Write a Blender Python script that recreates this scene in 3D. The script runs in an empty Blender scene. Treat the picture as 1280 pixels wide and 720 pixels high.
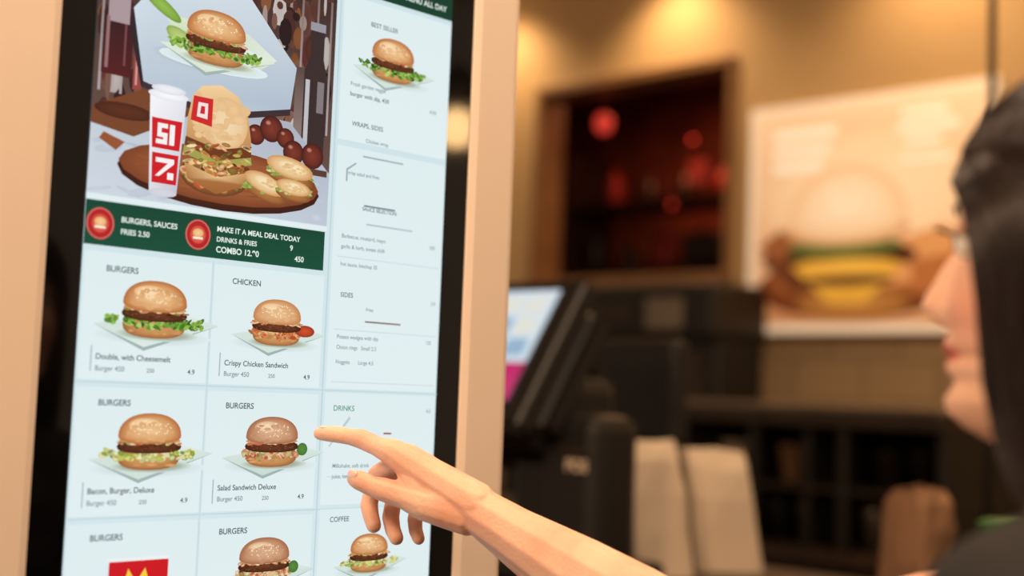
import bpy, bmesh, math, random
from mathutils import Vector, Matrix
random.seed(7)
sc=bpy.context.scene
try:
    sc.view_settings.view_transform='Standard'
except Exception: pass
COL=bpy.context.collection
# ------------------------------------------------------------------ frames
A=Vector((.6988,.7153,0)); B=Vector((-.7153,.6988,0)); UP=Vector((0,0,1))
KO=Vector((-.353,1.11,0)); KN=Vector((.7153,-.6988,0))      # kiosk face origin, outward normal
WO=Vector((.985,5.5,0));  WN=Vector((-.6988,-.7153,0))      # back wall
def KL(u,w,z): return KO+A*u+KN*w+UP*z
def WL(u,w,z): return WO+B*u+WN*w+UP*z
def AB(a,b,z): return A*a+B*b+UP*z
YAW=math.atan2(.7153,.6988)
def lin(c):
    o=[]
    for v in c[:3]:
        v=v/255.
        o.append(v/12.92 if v<=.04045 else ((v+.055)/1.055)**2.4)
    return (*o,1.)
# ------------------------------------------------------------------ materials
def mat(name,col,rough=.6,metal=0,noise=0,nscale=20,bump=0,coat=0,sss=0,emit=None,es=1,spec=.5,col2=None,bscale=None):
    m=bpy.data.materials.new(name);m.use_nodes=True
    nt=m.node_tree;b=nt.nodes['Principled BSDF']
    b.inputs['Base Color'].default_value=lin(col)
    b.inputs['Roughness'].default_value=rough;b.inputs['Metallic'].default_value=metal
    b.inputs['Specular IOR Level'].default_value=spec
    b.inputs['Coat Weight'].default_value=coat
    if sss:
        b.inputs['Subsurface Weight'].default_value=sss
        b.inputs['Subsurface Radius'].default_value=(1,.35,.2)
        b.inputs['Subsurface Scale'].default_value=.008
    if emit:
        b.inputs['Emission Color'].default_value=lin(emit);b.inputs['Emission Strength'].default_value=es
    if noise or bump:
        tc=nt.nodes.new('ShaderNodeTexCoord');n=nt.nodes.new('ShaderNodeTexNoise')
        n.inputs['Scale'].default_value=nscale;n.inputs['Detail'].default_value=4
        nt.links.new(tc.outputs['Object'],n.inputs['Vector'])
        if noise:
            r=nt.nodes.new('ShaderNodeValToRGB')
            l=lin(col)
            if col2:
                r.color_ramp.elements[0].color=lin(col2);r.color_ramp.elements[1].color=l
            else:
                r.color_ramp.elements[0].color=tuple(max(0,v*(1-noise)) for v in l[:3])+(1,)
                r.color_ramp.elements[1].color=tuple(min(1,v*(1+noise)) for v in l[:3])+(1,)
            r.color_ramp.elements[0].position=.3;r.color_ramp.elements[1].position=.7
            nt.links.new(n.outputs['Fac'],r.inputs['Fac']);nt.links.new(r.outputs['Color'],b.inputs['Base Color'])
        if bump:
            n2=n
            if bscale:
                n2=nt.nodes.new('ShaderNodeTexNoise');n2.inputs['Scale'].default_value=bscale;n2.inputs['Detail'].default_value=5
                nt.links.new(tc.outputs['Object'],n2.inputs['Vector'])
            bp=nt.nodes.new('ShaderNodeBump');bp.inputs['Strength'].default_value=bump;bp.inputs['Distance'].default_value=.002
            nt.links.new(n2.outputs['Fac'],bp.inputs['Height']);nt.links.new(bp.outputs['Normal'],b.inputs['Normal'])
    return m
def emat(name,strength=1.,diff=0.):
    m=bpy.data.materials.new(name);m.use_nodes=True
    nt=m.node_tree;b=nt.nodes['Principled BSDF']
    v=nt.nodes.new('ShaderNodeVertexColor');v.layer_name='Col'
    nt.links.new(v.outputs['Color'],b.inputs['Emission Color'])
    b.inputs['Emission Strength'].default_value=strength
    if diff: nt.links.new(v.outputs['Color'],b.inputs['Base Color'])
    else: b.inputs['Base Color'].default_value=(.005,.005,.005,1)
    b.inputs['Roughness'].default_value=.5;b.inputs['Specular IOR Level'].default_value=.1
    return m
def tilemat(name,col,grout,sx,sy):
    m=mat(name,col,.45);nt=m.node_tree;b=nt.nodes['Principled BSDF']
    tc=nt.nodes.new('ShaderNodeTexCoord');br=nt.nodes.new('ShaderNodeTexBrick')
    sep=nt.nodes.new('ShaderNodeSeparateXYZ');com=nt.nodes.new('ShaderNodeCombineXYZ')
    nt.links.new(tc.outputs['Object'],sep.inputs[0])
    nt.links.new(sep.outputs['Y'],com.inputs['X']);nt.links.new(sep.outputs['Z'],com.inputs['Y'])
    br.inputs['Color1'].default_value=lin(col);br.inputs['Color2'].default_value=lin([c*.93 for c in col]);br.inputs['Mortar'].default_value=lin(grout)
    br.inputs['Scale'].default_value=1;br.inputs['Brick Width'].default_value=sx;br.inputs['Row Height'].default_value=sy;br.inputs['Mortar Size'].default_value=.006
    nt.links.new(com.outputs[0],br.inputs['Vector']);nt.links.new(br.outputs['Color'],b.inputs['Base Color'])
    return m
M={}
M['frame']=mat('kiosk_white',(240,222,204),.45,noise=.02,nscale=3)
M['bezel']=mat('kiosk_glass_black',(6,6,8),.06,coat=.4)
M['art']=emat('screen_art',1.0)
M['poster']=emat('poster_print_glow',.36,1)  # print also emits mildly, a glow added to lift it above the wall
M['skin']=mat('skin',(238,194,168),.56,noise=.06,nscale=22,sss=.12,bump=.3,col2=(226,164,138),bscale=320,spec=.4)
M['nail']=mat('nail',(240,200,186),.25,coat=.5)
M['shirt']=mat('black_fabric',(14,12,13),.85,noise=.2,nscale=200,bump=.3)
M['jeans']=mat('denim',(30,38,60),.85,noise=.2,nscale=150)
M['shoe']=mat('shoe_black',(20,20,20),.5,noise=.1)
M['hair']=mat('hair_dark',(32,17,13),.36,noise=.35,nscale=25,spec=.5)
M['wall']=mat('wall_plaster',(186,156,114),.8,noise=.04,nscale=2,bump=.05)
M['tile']=tilemat('wall_tile',(158,134,104),(124,104,82),.30,.15)
M['floor']=mat('floor_tile',(120,95,75),.5,noise=.1,nscale=3)
M['ceil']=mat('ceiling_paint',(215,190,155),.9,noise=.02)
M['trim']=mat('trim_wood',(126,90,58),.5,noise=.15,nscale=8)
M['black']=mat('black_plastic',(20,17,16),.5,noise=.15,nscale=30)
M['dark']=mat('dark_metal',(50,39,32),.4,metal=.3,noise=.2,nscale=10)
M['steel']=mat('steel',(140,128,115),.35,metal=.8,noise=.1,nscale=6)
M['paper']=mat('white_paper',(206,188,166),.8,noise=.05,nscale=8)
M['card']=mat('cardboard',(140,104,76),.8,noise=.12,nscale=12)
M['counter']=mat('counter_top',(52,38,30),.35,noise=.25,nscale=14)
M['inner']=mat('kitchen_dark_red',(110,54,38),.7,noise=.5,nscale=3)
M['red']=mat('red_plastic',(140,30,22),.5,noise=.1)
M['green']=mat('green_plastic',(60,110,60),.5,noise=.1)
M['white']=mat('eye_white',(235,230,225),.3)
M['lamp']=mat('lamp_glow',(255,220,170),.5,emit=(255,205,140),es=18)
M['redlamp']=mat('red_lamp',(200,50,40),.5,emit=(215,62,48),es=.9)
M['redglow']=mat('red_sign',(140,30,20),.5,emit=(140,54,38),es=.4)
M['amber']=mat('amber_glow',(200,120,60),.5,emit=(190,110,64),es=.5)
# ------------------------------------------------------------------ helpers
def empty(name):
    e=bpy.data.objects.new(name,None);COL.objects.link(e);e.empty_display_size=.1;return e
def addobj(name,me,m=None,parent=None,smooth=False):
    o=bpy.data.objects.new(name,me);COL.objects.link(o)
    if m: me.materials.append(m)
    if parent: o.parent=parent
    if smooth:
        for p in me.polygons:p.use_smooth=True
    return o
def box(name,c,s,m,parent=None,bevel=.004,yaw=YAW,tilt=0):
    """box whose local x runs along A (45.7 deg), local y along B"""
    bm=bmesh.new();bmesh.ops.create_cube(bm,size=1)
    for v in bm.verts: v.co=Vector((v.co.x*s[0],v.co.y*s[1],v.co.z*s[2]))
    if bevel: bmesh.ops.bevel(bm,geom=bm.edges[:],offset=min(bevel,min(s)*.45),segments=2,affect='EDGES',profile=.5)
    me=bpy.data.meshes.new(name);bm.to_mesh(me);bm.free()
    o=addobj(name,me,m,parent)
    o.matrix_world=Matrix.Translation(Vector(c))@Matrix.Rotation(yaw,4,'Z')@Matrix.Rotation(tilt,4,'Y')
    return o
def lathe(name,prof,c,m,parent=None,n=32,scale=(1,1)):
    bm=bmesh.new();rings=[]
    for r,z in prof:
        rings.append([bm.verts.new((r*math.cos(2*math.pi*i/n)*scale[0],r*math.sin(2*math.pi*i/n)*scale[1],z)) for i in range(n)])
    for a,b in zip(rings,rings[1:]):
        for i in range(n): bm.faces.new((a[i],a[(i+1)%n],b[(i+1)%n],b[i]))
    bm.faces.new(rings[0][::-1]);bm.faces.new(rings[-1])
    me=bpy.data.meshes.new(name);bm.to_mesh(me);bm.free()
    o=addobj(name,me,m,parent,True);o.location=Vector(c);return o
def hull(bm,p1,r1,p2,r2):
    t=bmesh.new()
    for p,r in((p1,r1),(p2,r2)):
        bmesh.ops.create_icosphere(t,subdivisions=2,radius=r,matrix=Matrix.Translation(p))
    res=bmesh.ops.convex_hull(t,input=t.verts[:])
    bmesh.ops.delete(t,geom=list(set([g for g in res['geom_interior'] if isinstance(g,bmesh.types.BMVert)])),context='VERTS')
    me=bpy.data.meshes.new('t');t.to_mesh(me);t.free();bm.from_mesh(me);bpy.data.meshes.remove(me)
def body(name,chains,m,parent,vox,smooth=6,fr=KL):
    bm=bmesh.new()
    for ch in chains:
        for a,b in zip(ch,ch[1:]): hull(bm,fr(*a[:3]),a[3],fr(*b[:3]),b[3])
    me=bpy.data.meshes.new(name);bm.to_mesh(me);bm.free()
    o=addobj(name,me,m,parent)
    r=o.modifiers.new('r','REMESH');r.mode='VOXEL';r.voxel_size=vox;r.use_smooth_shade=True
    s=o.modifiers.new('s','SMOOTH');s.factor=.5;s.iterations=smooth
    return o
class Art:
    def __init__(s,fr,step=.00025): s.v=[];s.f=[];s.c=[];s.fr=fr;s.step=step;s.k=0
    def _lay(s): s.k+=1; return s.k*s.step*.12
    def poly(s,pts,col,cols=None):
        w=s._lay();b=len(s.v)
        for i,(u,z) in enumerate(pts):
            s.v.append(s.fr(u,w,z));s.c.append(lin(cols[i] if cols else col))
        s.f.append(tuple(range(b,b+len(pts))))
    def rect(s,u0,z0,u1,z1,col,top=None):
        s.poly([(u0,z0),(u1,z0),(u1,z1),(u0,z1)],col,[col,col,top,top] if top else None)
    def blob(s,pts,ci,co,hc=None):
        w=s._lay();b=len(s.v);n=len(pts)
        cx=sum(p[0] for p in pts)/n;cz=sum(p[1] for p in pts)/n
        if hc: hx,hz=hc
        else: hx,hz=cx,cz
        s.v.append(s.fr(hx,w,hz));s.c.append(lin(ci))
        mid=[ci[i]*.55+co[i]*.45 for i in range(3)]
        for (u,z) in pts: s.v.append(s.fr(hx+(u-hx)*.7,w,hz+(z-hz)*.7));s.c.append(lin(mid))
        for (u,z) in pts: s.v.append(s.fr(u,w,z));s.c.append(lin(co))
        for i in range(n):
            j=(i+1)%n
            s.f.append((b,b+1+i,b+1+j));s.f.append((b+1+i,b+1+n+i,b+1+n+j,b+1+j))
    def ell(s,cu,cz,ru,rz,ci,co=None,rot=0,n=20,up=None,pw=1.):
        pts=[]
        for i in range(n):
            t=2*math.pi*i/n;x=math.copysign(abs(math.cos(t))**pw,math.cos(t))*ru;y=math.copysign(abs(math.sin(t))**pw,math.sin(t))*rz
            if up and y<0:y*=up
            pts.append((cu+x*math.cos(rot)-y*math.sin(rot),cz+x*math.sin(rot)+y*math.cos(rot)))
        s.blob(pts,ci,co or ci,(cu,cz+(rz*.25 if up else 0)))
    def build(s,name,m,parent):
        me=bpy.data.meshes.new(name);me.from_pydata(s.v,[],s.f)
        at=me.color_attributes.new('Col','FLOAT_COLOR','POINT')
        for i,c in enumerate(s.c): at.data[i].color=c
        return addobj(name,me,m,parent)
def jit(c,a): 
    d=random.uniform(-a,a);return tuple(max(0,min(255,v+d)) for v in c)
def mixc(a,b,k): return tuple(a[i]*(1-k)+b[i]*k for i in range(3))
def burger(a,cx,cz,w,kind=0,plate=(210,226,218)):
    h=w*.86;U=random.uniform
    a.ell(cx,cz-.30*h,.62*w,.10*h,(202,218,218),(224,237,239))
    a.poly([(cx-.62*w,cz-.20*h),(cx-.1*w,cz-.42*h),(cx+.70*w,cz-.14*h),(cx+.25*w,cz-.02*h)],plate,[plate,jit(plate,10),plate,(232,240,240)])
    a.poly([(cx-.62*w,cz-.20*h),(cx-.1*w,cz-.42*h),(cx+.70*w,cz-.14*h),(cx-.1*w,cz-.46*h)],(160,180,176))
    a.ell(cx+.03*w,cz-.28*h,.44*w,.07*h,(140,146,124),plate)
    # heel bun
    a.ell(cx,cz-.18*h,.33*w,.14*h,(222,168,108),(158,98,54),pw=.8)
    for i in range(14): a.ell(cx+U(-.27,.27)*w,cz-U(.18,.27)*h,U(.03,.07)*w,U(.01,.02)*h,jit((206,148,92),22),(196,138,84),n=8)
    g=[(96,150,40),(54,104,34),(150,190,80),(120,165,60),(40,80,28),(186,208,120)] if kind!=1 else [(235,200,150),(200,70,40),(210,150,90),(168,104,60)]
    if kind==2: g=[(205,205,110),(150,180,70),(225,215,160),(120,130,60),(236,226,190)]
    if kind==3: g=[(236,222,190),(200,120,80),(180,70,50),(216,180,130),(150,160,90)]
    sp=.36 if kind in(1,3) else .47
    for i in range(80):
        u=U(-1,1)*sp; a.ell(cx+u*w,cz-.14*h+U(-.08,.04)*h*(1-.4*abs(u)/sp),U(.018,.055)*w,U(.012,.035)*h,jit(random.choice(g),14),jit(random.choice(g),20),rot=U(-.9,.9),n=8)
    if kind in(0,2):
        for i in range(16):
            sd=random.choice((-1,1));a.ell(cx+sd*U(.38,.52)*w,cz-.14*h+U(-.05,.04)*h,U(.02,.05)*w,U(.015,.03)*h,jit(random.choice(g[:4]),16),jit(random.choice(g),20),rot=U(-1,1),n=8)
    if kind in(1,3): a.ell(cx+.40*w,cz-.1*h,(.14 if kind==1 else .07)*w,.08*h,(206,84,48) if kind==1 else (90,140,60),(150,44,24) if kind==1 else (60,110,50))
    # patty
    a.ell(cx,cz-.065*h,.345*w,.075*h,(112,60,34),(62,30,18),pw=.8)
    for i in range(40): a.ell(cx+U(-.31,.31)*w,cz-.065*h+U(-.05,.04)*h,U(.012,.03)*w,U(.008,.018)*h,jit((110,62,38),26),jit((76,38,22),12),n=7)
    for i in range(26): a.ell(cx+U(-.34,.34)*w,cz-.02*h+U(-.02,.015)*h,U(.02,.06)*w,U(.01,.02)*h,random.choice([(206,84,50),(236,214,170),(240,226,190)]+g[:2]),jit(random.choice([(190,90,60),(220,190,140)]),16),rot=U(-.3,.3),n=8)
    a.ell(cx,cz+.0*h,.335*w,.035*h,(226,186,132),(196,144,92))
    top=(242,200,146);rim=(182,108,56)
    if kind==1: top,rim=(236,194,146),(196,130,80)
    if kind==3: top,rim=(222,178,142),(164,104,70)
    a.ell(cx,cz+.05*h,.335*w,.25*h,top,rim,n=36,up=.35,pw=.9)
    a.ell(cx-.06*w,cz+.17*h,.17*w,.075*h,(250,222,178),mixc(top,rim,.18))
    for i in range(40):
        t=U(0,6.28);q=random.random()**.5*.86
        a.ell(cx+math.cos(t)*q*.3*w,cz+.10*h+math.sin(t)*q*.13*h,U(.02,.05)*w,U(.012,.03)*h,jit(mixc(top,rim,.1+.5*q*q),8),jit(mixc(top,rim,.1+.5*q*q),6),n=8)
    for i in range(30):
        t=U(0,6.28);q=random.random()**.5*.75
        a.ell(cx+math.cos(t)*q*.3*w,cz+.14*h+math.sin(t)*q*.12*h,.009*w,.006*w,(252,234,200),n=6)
# ================================================================== ROOM
box('floor',(0.6,2.6,-.05),(9,9,.1),M['floor'],bevel=0)
box('ceiling',(0.9,3.2,3.45),(6.4,9,.1),M['ceil'],bevel=0)
wall=empty('wall_back')
def wbox(name,u0,u1,z0,z1,w0,w1,m,parent,bevel=.004):
    return box(name,WL((u0+u1)/2,(w0+w1)/2,(z0+z1)/2),(abs(w1-w0),abs(u1-u0),z1-z0),m,parent,bevel)
OU0,OU1,OZ0,OZ1=.14,1.22,1.93,2.82
wbox('right_panel',-3.5,OU0,1.665,3.4,-.15,0,M['wall'],wall,0)
wbox('left_panel',OU1,4.6,1.665,3.4,-.15,0,M['wall'],wall,0)
wbox('above_opening',OU0,OU1,OZ1,3.4,-.15,0,M['wall'],wall,0)
wbox('below_opening',OU0,OU1,1.665,OZ0,-.15,0,M['wall'],wall,0)
wbox('tiled_lower',-3.5,4.6,0,1.665,-.15,0,M['tile'],wall,0)
win=empty('window_1')
wbox('jamb_right',OU0-.03,OU0+.01,OZ0-.03,OZ1+.03,-.15,.02,M['trim'],win)
wbox('jamb_left',OU1-.01,OU1+.03,OZ0-.03,OZ1+.03,-.15,.02,M['trim'],win)
wbox('head',OU0,OU1,OZ1-.01,OZ1+.03,-.15,.03,M['trim'],win)
wbox('sill',OU0-.03,OU1+.03,OZ0-.03,OZ0+.01,-.15,.05,M['trim'],win)
kit=empty('wall_kitchen')
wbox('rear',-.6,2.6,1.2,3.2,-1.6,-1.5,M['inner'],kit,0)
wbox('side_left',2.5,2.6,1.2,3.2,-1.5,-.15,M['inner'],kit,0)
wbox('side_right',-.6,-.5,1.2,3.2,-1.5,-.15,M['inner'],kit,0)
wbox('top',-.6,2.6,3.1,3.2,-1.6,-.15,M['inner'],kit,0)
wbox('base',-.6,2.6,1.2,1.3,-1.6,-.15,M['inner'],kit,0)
shelf=empty('kitchen_shelf')
wbox('board',.1,1.9,2.05,2.09,-1.3,-.9,M['dark'],shelf)
wbox('upright_1',.1,.14,1.3,2.75,-1.3,-.9,M['dark'],shelf)
wbox('upright_2',1.86,1.9,1.3,2.75,-1.3,-.9,M['dark'],shelf)
wbox('board_top',.1,1.9,2.42,2.45,-1.3,-.9,M['dark'],shelf)
for i in range(14):
    u=.2+i*.12;h=random.uniform(.14,.28)
    lathe('bottle_%d'%i,[(.035,0),(.045,.01),(.045,h*.7),(.02,h*.85),(.02,h)],WL(u,-1.05,2.09 if i%2 else 2.45),M['red'] if i%3==0 else M['dark'],shelf,16)
wbox('glow_panel',.35,.62,2.20,2.34,-.89,-.88,M['redglow'],shelf)
wbox('glow_panel_b',.9,1.02,2.5,2.62,-.89,-.88,M['redglow'],shelf)
for i,(u,z) in enumerate(((.55,2.60),(.40,2.52),(.98,2.72),(.72,2.28),(1.10,2.40))):
    lathe('indicator_%d'%i,[(.008,-.012),(.012,0),(.008,.012)],WL(u,-.86,z),M['amber'] if i%2 else M['redlamp'],shelf,12)
wbox('hanging_tray',.6,.95,2.09,2.23,-.899,-.75,M['black'],shelf)
rl=empty('red_warning_lamp')
lathe('bulb',[(.01,-.045),(.03,-.038),(.042,0),(.035,.03),(.016,.045)],WL(1.05,-.25,2.71),M['redlamp'],rl,24)
lathe('stem',[(.012,.045),(.008,.39)],WL(1.05,-.25,2.71),M['black'],rl,12)
wbox('trim_1',-3.5,4.6,1.655,1.675,0,.012,M['trim'],None)
# ================================================================== POSTER
post=empty('menu_poster')
wbox('board',-1.04,0.02,1.68,2.60,.003,.03,M['paper'],post)
a=Art(lambda u,w,z:WL(u,w+.032,z),.0004)
def R(px0,z0,px1,z1,c,top=None): a.rect(px0,z0,px1,z1,c,top)
R(-1.035,1.685,.015,2.595,(236,220,196))
R(-1.0,1.72,-.02,2.56,(220,172,128),(236,208,174))
a.ell(-.5,2.22,.46,.28,(246,226,194),(232,200,162))
a.poly([(-.02,1.72),(-1.0,1.72),(-1.0,1.76),(-.6,1.74),(-.1,1.82),(-.02,1.84)],(196,140,96))
a.ell(-.46,1.86,.43,.125,(130,70,36),(104,54,30))
a.ell(-.46,1.89,.38,.085,(180,110,56),(140,80,42))
a.poly([(-.04,1.98),(-.16,2.07),(-.30,2.02),(-.46,1.93),(-.40,1.84),(-.2,1.84)],(104,60,36))
a.poly([(-.03,2.03),(-.14,2.10),(-.30,1.99),(-.22,1.92)],(150,92,54))
a.poly([(-.62,2.03),(-.84,2.08),(-.92,1.96),(-.80,1.88),(-.60,1.86)],(214,154,98))
a.poly([(-.70,1.95),(-.90,1.98),(-.94,1.88),(-.72,1.82)],(176,110,62))
a.ell(-.46,1.80,.25,.07,(190,136,70),(140,90,44))
a.ell(-.44,1.975,.29,.06,(84,46,28),(66,36,22))
a.poly([(-.19,1.95),(-.3,1.97),(-.5,1.92),(-.68,1.95),(-.52,1.80),(-.36,1.80)],(222,172,66))
a.ell(-.42,2.015,.25,.038,(110,126,60),(90,104,54))
a.ell(-.44,1.94,.22,.03,(238,192,84),(222,172,66))
a.ell(-.44,1.885,.20,.022,(90,60,36),(110,76,44))
a.ell(-.43,2.08,.27,.06,(240,212,174),(204,150,102))
a.ell(-.43,2.12,.26,.22,(250,234,208),(230,196,154),n=32,up=.35)
for i in range(24):
    t=random.uniform(0,6.28);q=random.random()**.5*.7;a.ell(-.43+math.cos(t)*q*.22,2.2+math.sin(t)*q*.10,.008,.005,(255,246,226),n=6)
for i in range(3):
    R(-.10,2.49-i*.065,-.38+i*.03,2.452-i*.065,(252,244,228))
R(-.66,2.52,-.84,2.49,(252,244,228));R(-.64,2.465,-.88,2.435,(252,244,228));R(-.68,2.41,-.82,2.385,(252,244,228))
R(-.66,2.34,-.86,2.32,(250,242,224))
a.build('printed_artwork',M['poster'],post)
# ================================================================== KIOSK
kio=empty('self_service_kiosk')
def kbox(name,u0,u1,z0,z1,w0,w1,m,bevel=.006):
    return box(name,KL((u0+u1)/2,(w0+w1)/2,(z0+z1)/2),(abs(u1-u0),abs(w1-w0),z1-z0),m,kio,bevel)
kbox('frame_left',-.105,-.029,.80,1.98,-.09,.004,M['frame'],.010)
kbox('frame_right',.431,.502,.80,1.98,-.09,.004,M['frame'],.010)
kbox('frame_top',-.04,.44,1.90,1.98,-.09,.004,M['frame'],.006)
kbox('frame_bottom',-.04,.44,.80,1.02,-.09,.004,M['frame'],.006)
kbox('screen_glass',-.032,.434,1.015,1.905,-.08,-.001,M['bezel'],.001)
kbox('pedestal',.06,.34,.05,.81,-.08,-.01,M['frame'],.01)
kbox('base_plate',-.02,.42,0,.05,-.30,.0,M['dark'],.01)
kbox('card_reader',.14,.26,.84,.98,-.02,.006,M['black'],.004)
s=Art(lambda u,w,z:KL(u/1000.,w,1+z/1000.),.0000060)
s.rect(0,119,400,830,(214,232,235),(206,226,231))
s.rect(0,787,400,830,(12,62,46));
# ---- hero photograph
U=random.uniform
s.rect(0,554,249,787,(110,84,76),(58,40,38))
br=[(70,40,36),(100,66,56),(160,140,132),(56,30,32),(186,176,172),(118,84,70),(84,50,42),(40,26,30),(90,44,44),(130,80,50)]
for i in range(240):
    c=random.choice(br);u=U(5,240);z=U(624,775)
    rx=U(1.5,9);rx=min(rx,u,249-u);s.ell(u,z,rx,U(3,20),c,jit(c,16),n=10)
for u in (4,16,24,208,226,242):
    s.rect(u,640,u+2.4,770,(176,164,166),(130,108,106))
s.rect(6,655,34,708,(84,30,32),(52,28,36)); s.rect(10,700,30,722,(170,150,156));s.rect(9,660,12,704,(150,110,112));s.rect(26,664,28,700,(120,70,74))
s.rect(36,646,44,700,(150,70,66));s.rect(38,650,40,698,(210,150,140))
s.poly([(212,604),(240,604),(242,690),(236,712),(236,738),(220,738),(220,712),(211,690)],(58,44,46))
s.rect(216,612,221,690,(190,190,196));s.rect(230,660,238,690,(130,120,124));s.rect(219,738,237,746,(150,150,160))
s.rect(204,620,214,700,(150,130,124),(90,70,66));
s.poly([(0,554),(249,554),(249,604),(200,646),(46,646),(0,622)],(196,206,216),[(206,216,226),(190,200,214),(180,190,205),(172,176,190),(182,186,198),(196,204,214)])
for i in range(50):
    u=U(8,240);s.ell(u,U(558,600),min(U(4,16),u,249-u),U(1,4),jit((190,200,212),12),jit((190,200,212),6),rot=U(-.3,.3),n=10)
s.poly([(0,612),(0,626),(46,648),(110,642),(40,606)],(120,68,44)); s.ell(30,626,28,7,(96,48,30),(70,36,26))
s.poly([(33,716),(46,655),(120,640),(200,658),(205,698),(190,712),(150,752),(60,750)],(196,210,222),[(206,220,230),(186,200,214),(190,204,216),(176,190,206),(186,200,212),(196,208,220),(206,218,228),(210,222,230)])
s.poly([(33,716),(30,700),(44,650),(46,655)],(46,36,44)); s.poly([(46,655),(44,650),(120,634),(200,652),(200,658),(120,640)],(60,46,52))
s.ell(112,684,60,10,(160,172,180),(190,204,216))
s.poly([(64,718),(82,684),(150,678),(182,700),(150,718)],(214,226,196),[(220,232,200),(190,204,170),(200,212,180),(226,236,220),(214,226,210)])
s.ell(60,724,22,6,(150,190,80),(110,150,60),rot=-.5);s.ell(80,700,16,7,(190,210,130),(140,170,80),rot=-.4)
burger(s,116,708,92,0,(220,232,214))
for (u,z,r) in((163,628,10),(180,636,13),(196,630,10),(206,618,12),(228,618,13)):
    s.ell(u,z,r,r*.95,(130,56,42),(66,26,24));s.ell(u-r*.3,z+r*.4,r*.25,r*.18,(200,140,126),(130,56,42))
s.rect(196,600,246,606,(90,60,50))
# board
s.ell(132,581,106,27,(84,40,26),(60,28,20)); s.ell(132,585,105,25,(168,98,60),(126,66,40))
for i in range(60):
    t=U(0,6.28);q=U(.5,.95);s.ell(132+math.cos(t)*q*92,585+math.sin(t)*q*21,U(6,16),U(.5,1.3),jit((150,84,50),18),(150,84,50),n=8)
s.poly([(24,592),(8,600),(12,606),(32,600)],(150,84,50))
fd=[(214,160,90),(176,110,50),(120,66,34),(235,200,140),(150,130,60),(240,216,170),(96,52,30),(190,80,44),(140,160,70)]
s.ell(122,584,36,18,(170,112,60),(110,64,36))
for i in range(70):
    t=U(0,6.28);q=random.random()**.5;s.ell(122+math.cos(t)*q*33,586+math.sin(t)*q*15,U(2,7),U(1.5,4),jit(random.choice(fd),10),jit(random.choice(fd),10),rot=U(-.8,.8),n=8)
s.poly([(90,600),(91,632),(95,652),(104,662),(124,666),(142,659),(153,645),(158,622),(159,603),(124,592)],(222,178,122),[(184,130,80),(214,168,110),(230,190,136),(240,206,156),(242,208,158),(236,196,146),(218,170,116),(200,146,92),(176,116,70),(186,130,78)])
s.ell(130,632,24,24,(244,218,178),(226,184,130))
for i in range(40): s.ell(U(100,150),U(618,654),U(3,8),U(2,5),jit((230,192,142),12),(228,188,136),n=8)
s.poly([(89,606),(124,597),(159,606),(159,616),(124,608),(90,615)],(110,58,32)); s.poly([(88,600),(124,591),(160,599),(159,606),(124,598),(89,607)],(160,160,80))
for i in range(60): s.ell(U(92,157),U(591,614),U(2,6),U(1,2.4),jit(random.choice(fd),12),jit(random.choice(fd),10),rot=U(-.5,.5),n=7)
s.poly([(90,592),(124,583),(158,592),(156,580),(124,568),(94,578)],(214,164,104),[(200,150,94),(230,190,136),(206,156,98),(168,108,60),(160,98,52),(172,112,64)])
s.poly([(94,630),(96,652),(116,652),(116,627)],(206,40,44));s.poly([(100,634),(101,647),(111,647),(111,633)],(244,226,224))
s.poly([(103,637),(104,644),(108,644),(108,637)],(206,40,44))
def halfbun(u,z,w,hh,rot,fill=True):
    s.ell(u,z-hh*.5,w*1.02,hh*.7,(186,124,70),(130,78,40),rot=rot)
    for i in range(26): s.ell(u+U(-.95,.95)*w,z-hh*.15+U(-.3,.3)*hh+math.tan(rot)*0,U(2,5),U(1,2.4),jit(random.choice([(150,180,80),(200,210,130),(120,150,60),(236,220,180)]),14),jit((150,160,80),20),rot=U(-.6,.6),n=8)
    s.ell(u,z+hh*.25,w,hh*.8,(246,222,176),(206,150,92),rot=rot);s.ell(u+w*.1,z+hh*.3,w*.62,hh*.42,(250,234,198),(236,206,154),rot=rot)
    for i in range(18):
        t=U(0,6.28);q=random.random()**.5*.8;s.ell(u+math.cos(t)*q*w*.9,z+hh*.25+math.sin(t)*q*hh*.6,U(1.5,4),U(.8,1.8),jit((228,190,134),14),(232,196,142),n=7)
halfbun(176,582,24,11,-.25);halfbun(203,600,27,12,-.15);halfbun(208,583,20,9,-.1)
# cup
s.poly([(57,562),(84,562),(89,646),(53,646)],(238,236,240),[(220,220,228),(196,196,208),(228,228,236),(246,246,250)])
s.ell(71,647,20,4.5,(250,250,252),(226,228,236)); s.ell(71,652,17,4,(240,242,246),(216,220,228))
s.ell(70.5,562,13.5,3.5,(214,214,224),(206,206,216))
s.poly([(56,626),(86,626),(84.5,600),(57.5,600)],(206,30,40)); s.poly([(58,596),(84,596),(83,570),(59,570)],(206,30,40))
s.poly([(62,622),(72,622),(72,618),(66,618),(66,614),(72,614),(72,604),(61,604),(61,608),(68,608),(68,610),(62,610)],(248,240,240))
s.rect(74,604,79,622,(248,240,240)); s.poly([(62,592),(80,592),(80,588),(66,576),(62,576),(74,588),(62,588)],(248,240,240)); s.rect(74,574,80,580,(248,240,240))
# ---- banner
s.rect(0,549,249,553,(226,238,240)); s.rect(0,511,247,548,(20,78,58),(16,70,52))
for (u,z) in((14,529),(108,530)):
    s.ell(u,z,13,13.5,(232,228,214),(200,80,70)); s.ell(u,z,11.4,12,(190,40,44),(176,34,40)); s.ell(u,z,8,8,(226,120,90),(206,70,60)); s.ell(u,z+1.5,5.5,4,(248,206,150),(226,160,100)); s.rect(u-5,z-4,u+5,z-2,(250,236,216))
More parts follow.
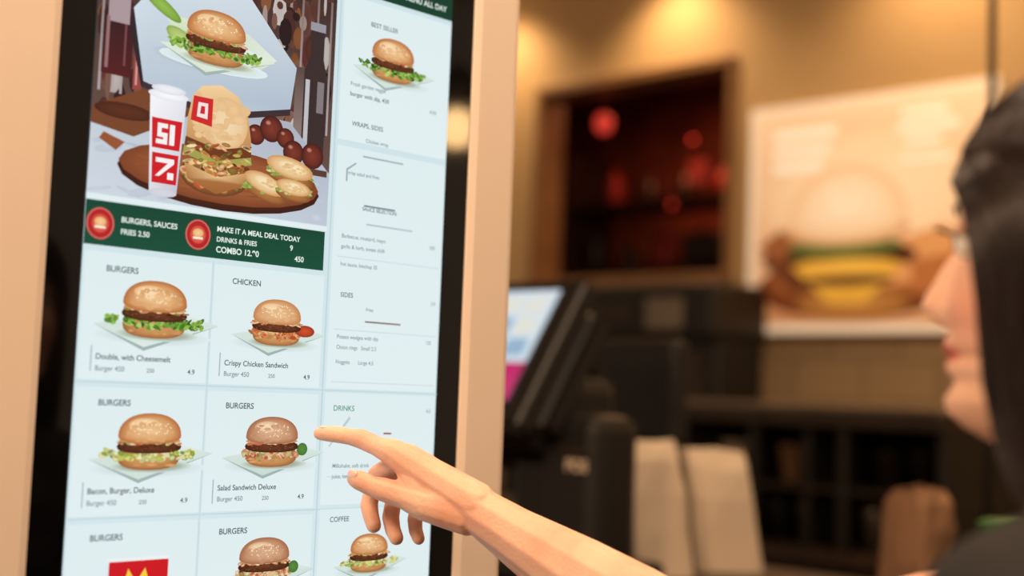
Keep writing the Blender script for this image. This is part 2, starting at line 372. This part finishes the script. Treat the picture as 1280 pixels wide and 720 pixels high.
# ---- menu cells
def cell(u0,u1,z0,z1): s.rect(u0,z0,u1,z1,(226,239,241),(222,237,239))
for r in range(4):
    zt=508-r*112
    cell(2,124,zt-108,zt-2);cell(127,249,zt-108,zt-2)
    s.rect(0,zt-110.5,400,zt-109.3,(196,216,220))
s.rect(252.5,119,254,787,(192,212,218)); s.rect(124.8,119,126,508,(200,218,222))
cell(257,398,640,782);cell(257,398,400,634);cell(257,398,290,396);cell(257,398,125,286)
for u in (12.5,137): 
    for r in range(3):
        s.rect(u,407-r*112,u+1,428-r*112,(150,172,180))
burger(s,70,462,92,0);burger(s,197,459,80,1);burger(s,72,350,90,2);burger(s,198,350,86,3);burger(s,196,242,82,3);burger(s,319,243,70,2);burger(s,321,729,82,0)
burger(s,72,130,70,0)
s.rect(40,212,96,250,(206,26,36));s.poly([(52,222),(58,244),(66,232),(74,244),(82,222),(78,222),(73,236),(66,226),(60,236),(56,222)],(246,205,70))
s.rect(38,250,96,253,(236,240,240))
for (u,z,w,c) in((292,578,40,(120,130,138)),(300,465,46,(140,110,104)),(288,626,52,(160,175,182)),(296,560,60,(180,195,200)),(330,357,10,(150,50,40)),(330,350,5,(60,50,50))):
    s.rect(u,z,u+w,z+1.6,c)
for z in(540,470,420,330): s.rect(262,z-14,394,z-13,(204,222,226))
s.poly([(268,600),(268,612),(280,620),(280,618),(270,611),(270,600)],(160,176,184))
s.poly([(262,345),(264,345),(288,372),(286,374)],(186,204,210))
s.build('display_artwork',M['art'],kio)
tm={}
def ktext(txt,u,z,size,col,off=.0,w=.0024,al='LEFT'):
    if col not in tm: tm[col]=mat('ink_%d_%d_%d'%col,(0,0,0),emit=col,es=1)
    cu=bpy.data.curves.new('t','FONT');cu.body=txt;cu.size=size/1000.;cu.offset=off/1000.;cu.align_x=al
    cu.materials.append(tm[col]);o=bpy.data.objects.new('label_text',cu);COL.objects.link(o);o.parent=kio
    m=Matrix((( A.x,0,KN.x,0),(A.y,0,KN.y,0),(0,1,0,0),(0,0,0,1)))
    o.matrix_world=Matrix.Translation(KL(u/1000.,w,1+z/1000.))@m
DK=(74,90,96);MD=(128,146,152);WH=(226,238,232);GR=(60,140,106)
for r,(l1,l2) in enumerate((('BURGERS','CHICKEN'),('BURGERS','BURGERS'),('BURGERS','BURGERS'),('SNACKS','SNACKS'))):
    z=490-r*111
    ktext(l1,21,z,7.2,DK,.12);ktext(l2,145,z,7.2,DK,.12)
for r,(l1,l2) in enumerate((('Double, with Cheesemelt','Crispy Chicken Sandwich'),('Bacon, Burger, Deluxe','Salad Sandwich Deluxe'),('Grilled Beef Classic','Grilled Beef Classic'))):
    z=417-r*110.5
    for c,l in((16,l1),(141,l2)):
        ktext(l,c,z,6.8,DK,.10);ktext('Burger 450',c,z-9.5,6.0,MD,.08);ktext('4.9',c+88,z-9.5,6.0,DK,.08);ktext('250',c+48,z-9.5,5,MD,.08)
ktext('BURGERS, SAUCES',32,532,6.6,WH,.14);ktext('FRIES 2.50',32,522,6.4,WH,.14)
ktext('MAKE IT A MEAL DEAL TODAY',126,535,6.6,WH,.16);ktext('DRINKS & FRIES',126,526,6.2,WH,.12);ktext('COMBO 12.90',126,516.5,7.4,WH,.2);ktext('9',206,526,7,WH,.16);ktext('450',212,516.5,7,WH,.16)
ktext('BREAKFAST MENU ALL DAY',290,794,8,WH,.15)
ktext('MEALS & COMBOS',60,794,8,WH,.15)
T=[('BEST SELLER',290,757,6.5,DK),('Fresh garden veggie',268,694,5.6,MD),('burger with dip, 430',268,684,6,DK),('4.50',372,684,5.4,MD),('WRAPS, SIDES',272,655,6.4,DK),('Chicken wrap',290,641,5.2,MD),('crisp salad and fries',270,607,5,MD),('SAUCE SELECTION',290,574,5.2,DK),
('Barbecue, mustard, mayo',266,545,5.4,MD),('garlic & herb, sweet chilli',266,535,5.4,MD),('hot sauce, ketchup 35',266,518,5.2,MD),('SIDES',268,488,6.4,DK),('Fries',300,476,5,MD),('Potato wedges with dip',266,448,5.4,MD),('Onion rings   Small 2.5',266,438,5.4,MD),('Nuggets       Large 4.5',266,424,5.2,MD),('DRINKS',266,379,7.4,GR),('Milkshake, soft drink',268,325,5.4,MD),('juice, lemonade  300 ml',268,315,5.4,MD),('COFFEE',268,274,6.8,DK),('4.2',385,379,5,MD),('2.9',385,488,5,MD),('350',380,545,5,MD),('120',380,448,5,MD)]
for t,u,z,sz,c in T: ktext(t,u,z,sz,c,.06)
# ================================================================== COUNTERS AND EQUIPMENT
fc=empty('front_counter')
box('worktop',AB(2.13,.9,1.03),(.86,5.2,.04),M['counter'],fc,.006)
box('cabinet',AB(2.15,.9,.505),(.76,5.1,1.01),M['dark'],fc,.004)
for i in range(8): box('panel_%d'%i,AB(1.762,-1.3+i*.62,.55),(.016,.58,.8),M['trim'],fc,.004)
bc=empty('back_counter')
wbox('worktop',-2.2,3.2,.89,.93,.003,.70,M['counter'],bc)
wbox('cabinet',-2.2,3.2,0,.89,.003,.64,M['dark'],bc)
for i in range(8): wbox('door_panel_%d'%i,-2.1+i*.65,-1.5+i*.65,.12,.84,.64,.655,M['steel'],bc)
# POS terminal
pos=empty('pos_terminal')
pc=Vector((.095,2.60,1.605)); tilt=math.radians(33)
ax_up=(UP*math.cos(tilt)+A*math.sin(tilt)); ax_n=(-A*math.cos(tilt)+UP*math.sin(tilt))
def sbox(name,b0,b1,h0,h1,n0,n1,m,bevel=.006):
    c=pc+B*((b0+b1)/2)+ax_up*((h0+h1)/2)+ax_n*((n0+n1)/2)
    bm=bmesh.new();bmesh.ops.create_cube(bm,size=1)
    for v in bm.verts: v.co=Vector((v.co.x*abs(b1-b0),v.co.y*abs(h1-h0),v.co.z*abs(n1-n0)))
    bmesh.ops.bevel(bm,geom=bm.edges[:],offset=min(bevel,abs(n1-n0)*.4),segments=3,affect='EDGES')
    me=bpy.data.meshes.new(name);bm.to_mesh(me);bm.free();o=addobj(name,me,m,pos)
    R3=Matrix((( B.x,ax_up.x,ax_n.x),(B.y,ax_up.y,ax_n.y),(B.z,ax_up.z,ax_n.z))).to_4x4()
    o.matrix_world=Matrix.Translation(c)@R3;return o
sbox('display_housing',-.050,.38,-.31,.035,-.055,-.002,M['black'],.014)
sbox('rear_shell',-.045,.35,-.29,.03,-.15,-.05,M['black'],.035)
sbox('rear_hinge',-.01,.28,-.28,-.03,-.25,-.13,M['black'],.035)
sa=Art(lambda u,w,z:pc+B*u+ax_up*z+ax_n*w,.0006)
sa.rect(.0,-.255,.345,0,(206,222,232),(214,226,236))
sa.rect(.0,-.255,.345,-.17,(206,60,120),(190,40,100))
for i in range(5):
    for j in range(3): sa.rect(.02+i*.065,-.155+j*.05,.075+i*.065,-.115+j*.05,random.choice([(190,205,220),(230,235,240),(150,180,205),(225,225,215)]))
sa.build('display_image',M['art'],pos)
box('stand_column',Vector((.115,2.68,1.24)),(.15,.15,.40),M['black'],pos,.03)
box('stand_base',Vector((.13,2.66,1.07)),(.28,.26,.04),M['black'],pos,.015)
box('printer_body',Vector((.160,2.60,1.21)),(.13,.15,.32),M['black'],pos,.03)
box('printer_slot',Vector((.160,2.60,1.30))-A*.064,(.008,.11,.012),M['dark'],pos,.002)
cu=bpy.data.curves.new('t','FONT');cu.body='POS';cu.size=.03;cu.offset=.0012;cu.materials.append(M['paper'])
o=bpy.data.objects.new('maker_label',cu);COL.objects.link(o);o.parent=pos
xa=-B;R3=Matrix(((xa.x,0,-A.x),(xa.y,0,-A.y),(0,1,0))).to_4x4()
o.matrix_world=Matrix.Translation(Vector((.160,2.60,1.265))-A*.069-B*.0)@R3
# second till further along
cr=empty('cash_register')
box('body',AB(2.40,1.98,1.16),(.20,.26,.22),M['black'],cr,.03)
box('keyboard',AB(2.27,1.98,1.10),(.10,.24,.05),M['dark'],cr,.01)
box('display',AB(2.43,1.98,1.42),(.05,.30,.24),M['black'],cr,.02)
box('display_neck',AB(2.44,1.98,1.29),(.05,.08,.10),M['black'],cr,.01)
# beverage machine below the window
bev=empty('beverage_dispenser')
wbox('body',-.09,1.05,.93,1.82,.055,.36,M['black'],bev,.02)
wbox('hood',-.11,1.07,1.64,1.865,.055,.42,M['black'],bev,.03)
wbox('drip_tray',-.05,1.0,.93,.97,.36,.56,M['steel'],bev,.01)
wbox('front_panel',-.03,.99,1.40,1.60,.36,.375,M['dark'],bev,.01)
for i in range(8):
    wbox('tap_%d'%i,.02+i*.12,.06+i*.12,1.28,1.40,.36,.42,M['dark'],bev,.006)
wbox('vent_panel',.04,.22,1.68,1.80,.42,.43,M['steel'],bev,.004)
wbox('menu_strip',.28,.5,1.70,1.78,.42,.43,M['dark'],bev,.004)
# heated holding cabinet
hc=empty('food_holding_cabinet')
U0,U1=-1.17,-.14
wbox('top_slab',U0,U1,1.335,1.40,.45,.69,M['dark'],hc,.008)
wbox('top_slab_rear',U0,U1,1.345,1.39,.06,.46,M['dark'],hc,.008)
wbox('edge_rail',U0-.01,U1+.01,1.385,1.41,.43,.70,M['steel'],hc,.008)
wbox('rear_panel',U0,U1,.93,1.335,.06,.09,M['black'],hc,.004)
for i,u in enumerate((U0,-.82,-.47,U1-.035)): wbox('post_%d'%i,u,u+.035,.93,1.335,.62,.66,M['black'],hc,.004)
for i,u in enumerate((U0,-.66,U1-.03)): wbox('divider_%d'%i,u,u+.03,.93,1.335,.09,.62,M['black'],hc,.004)
wbox('mid_shelf',U0,U1,1.12,1.135,.09,.64,M['dark'],hc,.003)
for i in range(8):
    u=U0+.08+i*.125
    m=[M['steel'],M['black'],M['dark'],M['black'],M['steel'],M['card'],M['black'],M['paper']][i]
    lathe('container_%d'%i,[(.035,0),(.05,.11),(.054,.115),(.05,.13)],WL(u,.42,1.135),m,hc,20)
    lathe('cup_stack_%d'%i,[(.03,0),(.042,.10),(.046,.11),(.046,.15)],WL(u+.03,.45,.93),M['black'] if i%2 else M['steel'],hc,20)
def bag(name,c,w,d,h,m,lean=0,rz=.3):
    e=empty(name)
    bm=bmesh.new();L=[]
    for k,(t,sd) in enumerate(((0,1),(.3,1.0),(.6,.98),(.85,.8),(1,.45))):
        ring=[]
        for i in range(16):
            an=2*math.pi*i/16;x=math.copysign(abs(math.cos(an))**.35,math.cos(an))*w/2*(1-.1*t);y=math.copysign(abs(math.sin(an))**.35,math.sin(an))*d/2*sd
            ring.append(bm.verts.new((x+random.uniform(-.004,.004)+lean*t*h,y+random.uniform(-.004,.004),h*t+random.uniform(-.006,.006)*t)))
        L.append(ring)
    for p,q in zip(L,L[1:]):
        for i in range(16): bm.faces.new((p[i],p[(i+1)%16],q[(i+1)%16],q[i]))
    bm.faces.new(L[0][::-1])
    me=bpy.data.meshes.new('bag_body');bm.to_mesh(me);bm.free()
    o=addobj('bag_body',me,m,e);o.matrix_world=Matrix.Translation(Vector(c))@Matrix.Rotation(rz,4,'Z')
    sm=o.modifiers.new('s','SOLIDIFY');sm.thickness=.002
bag('paper_bag',(.315,2.78,1.05),.13,.09,.27,M['paper'],-.12)
bag('paper_bag',(.475,2.92,1.05),.15,.10,.25,M['paper'],-.15,.1)
bag('takeaway_bag',(.80,2.66,1.05),.14,.11,.20,M['card'],.05,.8)
cup=empty('drink_cup')
lathe('cup_wall',[(.03,0),(.042,.13),(.045,.135),(.045,.145),(.03,.15)],(.945,2.60,1.05),M['green'],cup,24)
lathe('glass_post',[(.009,0),(.009,3.4)],(1.075,3.05,0),M['black'],None,12)
pl=empty('pendant_lamp')
lathe('bulb',[(.005,-.08),(.035,-.07),(.05,-.03),(.045,.0),(.02,.02),(.015,.075)],(2.0,1.36,2.11),M['lamp'],pl,24)
lathe('shade',[(.09,.0),(.08,.06),(.03,.10),(.012,.12)],(2.0,1.36,2.13),M['black'],pl,24)
lathe('cord',[(.003,0),(.003,1.16)],(2.0,1.36,2.24),M['black'],pl,8)
for i,(p) in enumerate((WL(1.45,.25,3.385),WL(.40,.25,3.385),WL(-.8,.3,3.385))):
    e=empty('ceiling_downlight');lathe('rim',[(.07,0),(.075,.005),(.075,.014)],p,M['steel'],e,24);lathe('lens',[(.055,-.002),(.055,.001)],p,M['lamp'],e,24)
# ================================================================== WOMAN
wo=empty('woman')
skin=M['skin']
arm=[
 [(.247,.0082,1.3575,.0064),(.2495,.016,1.3578,.0076),(.254,.029,1.3575,.0082),(.258,.040,1.3560,.0079),(.262,.052,1.3545,.0096),(.266,.070,1.3485,.0092),(.270,.088,1.344,.0128),(.284,.120,1.326,.0170),(.300,.165,1.303,.0205)],
 [(.279,.054,1.275,.0072),(.281,.047,1.283,.0078),(.283,.041,1.293,.0087),(.286,.041,1.306,.0083),(.289,.045,1.321,.0102),(.289,.066,1.332,.0096),(.289,.086,1.340,.0130),(.300,.120,1.318,.0180),(.306,.160,1.299,.0195)],
 [(.296,.067,1.264,.0069),(.298,.059,1.271,.0076),(.300,.053,1.282,.0084),(.303,.052,1.295,.0081),(.306,.052,1.309,.0099),(.306,.070,1.321,.0093),(.307,.090,1.332,.0124),(.310,.120,1.311,.0170),(.313,.160,1.294,.0190)],
 [(.312,.080,1.264,.0060),(.314,.073,1.271,.0068),(.317,.068,1.281,.0074),(.320,.067,1.291,.0071),(.322,.066,1.302,.0087),(.323,.082,1.311,.0083),(.324,.097,1.320,.0114),(.320,.130,1.300,.0160),(.318,.160,1.290,.0180)],
 [(.249,.060,1.319,.0076),(.250,.066,1.318,.0094),(.256,.078,1.313,.0096),(.260,.088,1.311,.0112),(.270,.108,1.306,.0122),(.279,.125,1.301,.0165),(.298,.158,1.294,.0195)],
 [(.276,.116,1.310,.0130),(.277,.100,1.330,.0115),(.300,.11,1.322,.0140)],
 [(.300,.160,1.301,.0205),(.314,.200,1.281,.0235),(.330,.260,1.254,.0310),(.345,.310,1.230,.0360),(.360,.355,1.208,.0380),(.372,.385,1.195,.0380),(.378,.45,1.21,.038),(.378,.58,1.25,.043)],
 [(.318,.160,1.291,.0205),(.328,.205,1.266,.0235),(.344,.265,1.236,.0310),(.355,.320,1.212,.0350),(.366,.355,1.200,.0360),(.372,.385,1.195,.0380)],
]
body('arm_right',arm,skin,wo,.0014,5)
def ball(name,c,s,m,rotm=None):
    bm=bmesh.new();bmesh.ops.create_uvsphere(bm,u_segments=24,v_segments=16,radius=1)
    me=bpy.data.meshes.new(name);bm.to_mesh(me);bm.free();o=addobj(name,me,m,wo,True)
    R3=rotm.to_4x4() if rotm else Matrix.Rotation(YAW,4,'Z')
    o.matrix_world=Matrix.Translation(c)@R3@Matrix.Diagonal((s[0],s[1],s[2],1));return o
ball('nail_index',KL(.2480,.0135,1.3635),(.0042,.0058,.0016),M['nail'])
ball('nail_thumb',KL(.2430,.0635,1.3235),(.0022,.0066,.0046),M['nail'])
larm=[[(.11,.735,1.26,.040),(.075,.765,1.02,.034),(.085,.70,.82,.022),(.085,.69,.79,.019)]]
for i,(du,l) in enumerate(((-.0,.085),(.0,.092),(.0,.088),(.0,.072))):
    w=.655+i*.022
    larm.append([(.085,.69,.79,.018),(.085,w,.715,.011),(.092,w-.008,.715-l*.45,.0088),(.100,w-.004,.715-l*.75,.008),(.106,w+.002,.715-l,.0068)])
larm.append([(.085,.68,.785,.017),(.098,.645,.745,.012),(.104,.632,.715,.010),(.106,.63,.69,.008)])
body('arm_left',larm,skin,wo,.004,5)
shirt=[
 [(.267,.752,1.318,.052),(.19,.742,1.305,.054),(.12,.735,1.290,.055),(.10,.758,1.12,.045)],
 [(.267,.752,1.318,.052),(.34,.69,1.285,.050),(.375,.655,1.250,.050),(.378,.56,1.222,.047),(.378,.50,1.212,.045)],
 [(.20,.735,1.20,.092),(.20,.755,1.02,.080),(.20,.755,.90,.092)],
 [(.31,.705,1.20,.092),(.31,.735,1.02,.080),(.31,.745,.90,.092)],
 [(.20,.735,1.20,.092),(.31,.705,1.20,.092)],[(.20,.755,1.02,.080),(.31,.735,1.02,.080)],[(.20,.755,.90,.092),(.31,.745,.90,.092)],
 [(.215,.68,1.16,.055),(.30,.655,1.16,.055)],
 [(.15,.735,1.26,.05),(.20,.735,1.20,.08)],[(.35,.68,1.25,.05),(.31,.705,1.2,.08)],
]
body('shirt',shirt,M['shirt'],wo,.006,8)
tr=[[(.20,.755,.86,.092),(.31,.745,.86,.092)],
 [(.20,.755,.84,.09),(.195,.74,.48,.058),(.195,.76,.10,.045)],[(.31,.745,.84,.09),(.32,.74,.48,.058),(.32,.76,.10,.045)]]
body('trousers',tr,M['jeans'],wo,.008,6)
for n,u in(('shoe_left',.195),('shoe_right',.32)):
    body(n,[[(u,.78,.045,.042),(u,.70,.042,.038),(u,.60,.030,.028)],[(u,.76,.06,.04),(u,.76,.1,.036)]],M['shoe'],wo,.005,5)
# ---- head
HU,HW,HZ=.271,.721,1.383
HF3=Vector((-.834,.552,0)).normalized(); HR3=Vector((HF3.y,-HF3.x,0))
TS,TC,ZC=math.sin(.11),math.cos(.11),.09
def HL(x,y,z):
    lo=min(0,z+.02);zz=max(z,-.02)
    y2=y*TC-(zz-ZC)*TS*.9; z2=ZC+(zz-ZC)*TC+y*TS*.8*(1 if lo==0 else max(0,1+lo*8)); return KL(HU,HW,HZ+z2+lo)+HF3*y2+HR3*x
def interp(t,z):
    if z<=t[0][0]: return t[0][1]
    for (a0,b0),(a1,b1) in zip(t,t[1:]):
        if z<=a1:
            k=(z-a0)/(a1-a0);k=k*k*(3-2*k)*.5+k*.5;return b0+(b1-b0)*k
    return t[-1][1]
FR=[(-.012,.034),(-.004,.062),(.002,.075),(.010,.085),(.017,.087),(.024,.083),(.029,.081),(.034,.087),(.039,.090),(.0435,.0855),(.048,.092),(.054,.090),(.060,.086),(.075,.087),(.10,.087),(.113,.085),(.128,.089),(.145,.088),(.165,.083),(.19,.070),(.208,.050),(.220,.026),(.226,.004)]
BK=[(-.012,.02),(0,.03),(.03,.045),(.06,.065),(.09,.085),(.13,.096),(.16,.095),(.19,.078),(.21,.052),(.22,.030),(.226,.004)]
WD=[(-.012,.02),(-.004,.034),(.004,.044),(.02,.054),(.045,.062),(.075,.069),(.095,.070),(.13,.071),(.16,.069),(.19,.057),(.208,.040),(.220,.022),(.226,.003)]
NS=[(.056,0),(.062,.009),(.068,.018),(.074,.0225),(.080,.021),(.092,.015),(.104,.010),(.115,.004),(.122,0)]
NW=[(.055,.013),(.068,.0125),(.08,.010),(.10,.007),(.12,.008)]
bm=bmesh.new();nz,na=130,200;rows=[];cl=bm.verts.layers.float_color.new('Col')
sk=(240,194,166)
for i in range(nz):
    z=-.012+.238*i/(nz-1);row=[]
    f,bk,wd,ns,nw=interp(FR,z),interp(BK,z),interp(WD,z),interp(NS,z),interp(NW,z)
    for j in range(na):
        t=2*math.pi*j/na;ct,st=math.cos(t),math.sin(t)
        x=wd*math.copysign(abs(st)**.92,st);y=(f if ct>0 else bk)*math.copysign(abs(ct)**(.85 if ct>0 else 1),ct)
        c=sk
        if ct>0:
            y+=ns*math.exp(-(x/nw)**2)
            for sx in(-.031,.031):
                y-=.009*math.exp(-((x-sx)/.014)**2-((z-.112)/.011)**2)
                y+=.005*math.exp(-((x-sx*1.25)/.018)**2-((z-.074)/.018)**2)
                # smile crease
                y-=.002*math.exp(-((x-sx*.95)/.006)**2-((z-.052)/.012)**2)
            mz=.0435+.10*abs(x)*abs(x)/.025
            lz=(z-mz)/.0085;q=1-(x/.027)**2-lz*lz
            if q>0: c=(204,98,90)
            else:
                k=math.exp(-((abs(x)-.045)/.02)**2-((z-.07)/.025)**2)*.5;c=tuple(sk[n]*(1-k)+(234,152,128)[n]*k for n in range(3))
            y-=.006*min(1,(abs(x)/.026)**2)*math.exp(-((z-.0435)/.012)**2)
        v=bm.verts.new(HL(x,y,z));v[cl]=lin(c);row.append(v)
    rows.append(row)
for r0,r1 in zip(rows,rows[1:]):
    for j in range(na): bm.faces.new((r0[j],r0[(j+1)%na],r1[(j+1)%na],r1[j]))
bm.faces.new(rows[0][::-1]);bm.faces.new(rows[-1])
bmesh.ops.recalc_face_normals(bm,faces=bm.faces[:])
me=bpy.data.meshes.new('head');bm.to_mesh(me);bm.free()
ms=mat('skin_face',(226,165,132),.52,sss=.12);v=ms.node_tree.nodes.new('ShaderNodeVertexColor');v.layer_name='Col'
ms.node_tree.links.new(v.outputs['Color'],ms.node_tree.nodes['Principled BSDF'].inputs['Base Color'])
ho=addobj('head',me,ms,wo,True)
sm=ho.modifiers.new('s','SMOOTH');sm.factor=.5;sm.iterations=2
for sx,n in((-1,'left'),(1,'right')):
    ball('eye_'+n,HL(sx*.031,.0725,.112),(.0115,.0115,.0115),M['white'])
    ball('iris_'+n,HL(sx*.031,.0815,.1115),(.0055,.0032,.0055),M['hair'])
    ball('ear_'+n,HL(sx*.069,-.006,.095),(.018,.008,.031),skin)
def curve(name,pts,rad,m,parent=wo,res=2,taper=True):
    cu=bpy.data.curves.new(name,'CURVE');cu.dimensions='3D';cu.bevel_depth=rad;cu.bevel_resolution=res
    for P in pts:
        sp=cu.splines.new('POLY');sp.points.add(len(P)-1)
        for i,p in enumerate(P):
            sp.points[i].co=(*p,1);sp.points[i].radius=(.35+.65*math.sin(math.pi*min(1,(i+.6)/len(P)))) if taper else 1
    cu.materials.append(m);o=bpy.data.objects.new(name,cu);COL.objects.link(o);o.parent=parent;return o
for sx,n in((-1,'left'),(1,'right')):
    curve('eyebrow_'+n,[[HL(sx*(.016+.030*k/8),.0885-.014*(k/8)**2,.130+.005*math.sin(k/8*2.6)) for k in range(9)]],.0018,M['hair'])
    curve('eyelashes_'+n,[[HL(sx*(.020+.022*k/8),.085-.005*abs(k-4)/4,.1135+.004*math.sin(k/8*3.14)) for k in range(9)]]+[[HL(sx*(.022+.020*k/6),.085,.117),HL(sx*(.023+.023*k/6),.093,.118+.002*(k%2))] for k in range(7)],.0008,M['hair'])
    curve('eyelid_'+n,[[HL(sx*(.018+.027*k/8),.083-.007*abs(k-4)/4,.117+.003*math.sin(k/8*3.14)) for k in range(9)]],.0035,skin)
body('neck',[[(.267,.715,1.43,.048),(.267,.735,1.38,.050),(.267,.752,1.31,.054)]],skin,wo,.005,5)
# ---- hair
TH=[(-.30,2.0),(-.12,1.85),(-.06,1.6),(-.02,1.22),(0,1.08),(.04,.98),(.08,.93),(.115,.80),(.132,.66),(.145,.45),(.155,.2),(.162,0.0)]
HF=[(-.30,.02),(-.15,.045),(-.05,.072),(0,.080),(.05,.090),(.10,.094),(.14,.094),(.165,.090),(.19,.078),(.212,.058),(.226,.034),(.234,.006)]
HB=[(-.30,.09),(-.15,.105),(-.05,.104),(.03,.106),(.09,.110),(.14,.112),(.17,.108),(.195,.092),(.215,.066),(.228,.036),(.234,.006)]
HWd=[(-.30,.070),(-.15,.078),(-.05,.078),(0,.078),(.06,.080),(.13,.082),(.165,.079),(.19,.068),(.212,.050),(.226,.030),(.234,.005)]
def hp(t,z,off=0):
    f,bk,wd=interp(HF,z)+off,interp(HB,z)+off,interp(HWd,z)+off
    ct,st=math.cos(t),math.sin(t);wv=.0012*math.sin(t*13+z*9)+.0006*math.sin(t*41+z*17)
    return HL((wd+wv)*math.copysign(abs(st)**.95,st),((f if ct>0 else bk)+wv)*math.copysign(abs(ct)**.95,ct),z)
bm=bmesh.new();nz,na=90,160;rows=[]
for i in range(nz):
    z=-.30+.534*i/(nz-1);t0=interp(TH,z)
    rows.append([bm.verts.new(hp(t0+(2*math.pi-2*t0)*j/na,z)) for j in range(na+1)])
for r0,r1 in zip(rows,rows[1:]):
    for j in range(na): bm.faces.new((r0[j],r0[j+1],r1[j+1],r1[j]))
me=bpy.data.meshes.new('hair');bm.to_mesh(me);bm.free()
hm=addobj('hair',me,M['hair'],wo,True)
st=[]
for k in range(2200):
    q=random.random();zb=random.uniform(-.31,-.24);ph=random.uniform(0,.06);off=random.uniform(-.001,.0035);P=[]
    dr=random.uniform(-.06,.06)
    for i in range(26):
        z=.232+(zb-.232)*i/25;t0=interp(TH,z);t=t0+(2*math.pi-2*t0)*min(1,max(0,q+dr*.15*math.sin(i*.25+ph*60)))
        P.append(hp(t,z,off))
    st.append(P)
curve('hair_strands',st,.0005,M['hair'],wo,0,False)
# ================================================================== LIGHTS
def area(name,loc,tgt,size,power,col):
    l=bpy.data.lights.new(name,'AREA');l.energy=power;l.color=lin(col)[:3];l.size=size;l.shape='DISK'
    o=bpy.data.objects.new(name,l);COL.objects.link(o);o.location=loc
    d=Vector(tgt)-Vector(loc);o.rotation_euler=d.to_track_quat('-Z','Y').to_euler();return o
def spot(name,loc,tgt,power,col,ang=120,rad=.06):
    l=bpy.data.lights.new(name,'SPOT');l.energy=power;l.color=lin(col)[:3];l.spot_size=math.radians(ang);l.spot_blend=.8;l.shadow_soft_size=rad
    o=bpy.data.objects.new(name,l);COL.objects.link(o);o.location=loc
    d=Vector(tgt)-Vector(loc);o.rotation_euler=d.to_track_quat('-Z','Y').to_euler();return o
area('added_key_front',(.5,-.4,3.2),(.0,1.1,1.4),.6,36,(255,222,188))  # unseen warm key, added to light the hand and kiosk
area('added_key_top',(.3,1.3,3.3),(.2,1.2,1.3),.3,32,(255,216,176))  # added top key above the hand, not an actual ceiling fitting
area('added_face_light',(-1.2,-.1,2.5),(.28,.85,1.45),.4,32,(255,210,166))  # added at camera left to brighten the face and cheek
spot('downlight_lamp_1',WL(1.45,.25,3.36),WL(1.45,.1,2),44,(255,212,158))
spot('downlight_lamp_2',WL(.40,.25,3.36),WL(.40,.1,2),46,(255,212,158))
spot('downlight_lamp_3',WL(-.8,.3,3.36),WL(-.8,.1,2),36,(255,212,158))
area('area_rear',(1.2,3.3,3.3),(1.2,3.6,1),.8,32,(255,212,160))  # warm area light aimed down over the counters, no fitting modelled
area('added_kitchen_fill',WL(.9,-.8,3.05),WL(.9,-.9,2),.3,8,(255,150,100))  # weak warm fill added to lift the dark interior behind the opening
w=bpy.data.worlds.new('w');sc.world=w;w.use_nodes=True
w.node_tree.nodes['Background'].inputs[0].default_value=lin((255,216,178));w.node_tree.nodes['Background'].inputs[1].default_value=.27
# ================================================================== CAMERA
p=math.atan(134/1700);r=math.atan(.038)
fw=Vector((0,math.cos(p),math.sin(p)));u0=Vector((0,-math.sin(p),math.cos(p)));x0=Vector((1,0,0))
rc=x0*math.cos(r)+u0*math.sin(r);uc=u0*math.cos(r)-x0*math.sin(r)
cd=bpy.data.cameras.new('camera');co=bpy.data.objects.new('camera',cd);COL.objects.link(co)
co.matrix_world=Matrix(((rc.x,uc.x,-fw.x,0),(rc.y,uc.y,-fw.y,0),(rc.z,uc.z,-fw.z,1.4),(0,0,0,1)))
cd.lens=1700/1280*36;cd.sensor_width=36;cd.clip_start=.02
cd.dof.use_dof=True;cd.dof.focus_distance=1.25;cd.dof.aperture_fstop=2.2
sc.camera=co
# square the whole room up with the world axes
bpy.context.view_layer.update()
Rz=Matrix.Rotation(-YAW,4,'Z');I4=Matrix.Identity(4)
mw={o:o.matrix_world.copy() for o in bpy.data.objects}
for o,m0 in mw.items():
    if o.type=='EMPTY': continue
    same=all(abs(m0[i][j]-I4[i][j])<1e-6 for i in range(4) for j in range(4))
    if same and o.type in('MESH','CURVE'): o.data.transform(Rz)
    else: o.matrix_world=Rz@m0
bpy.context.view_layer.update()
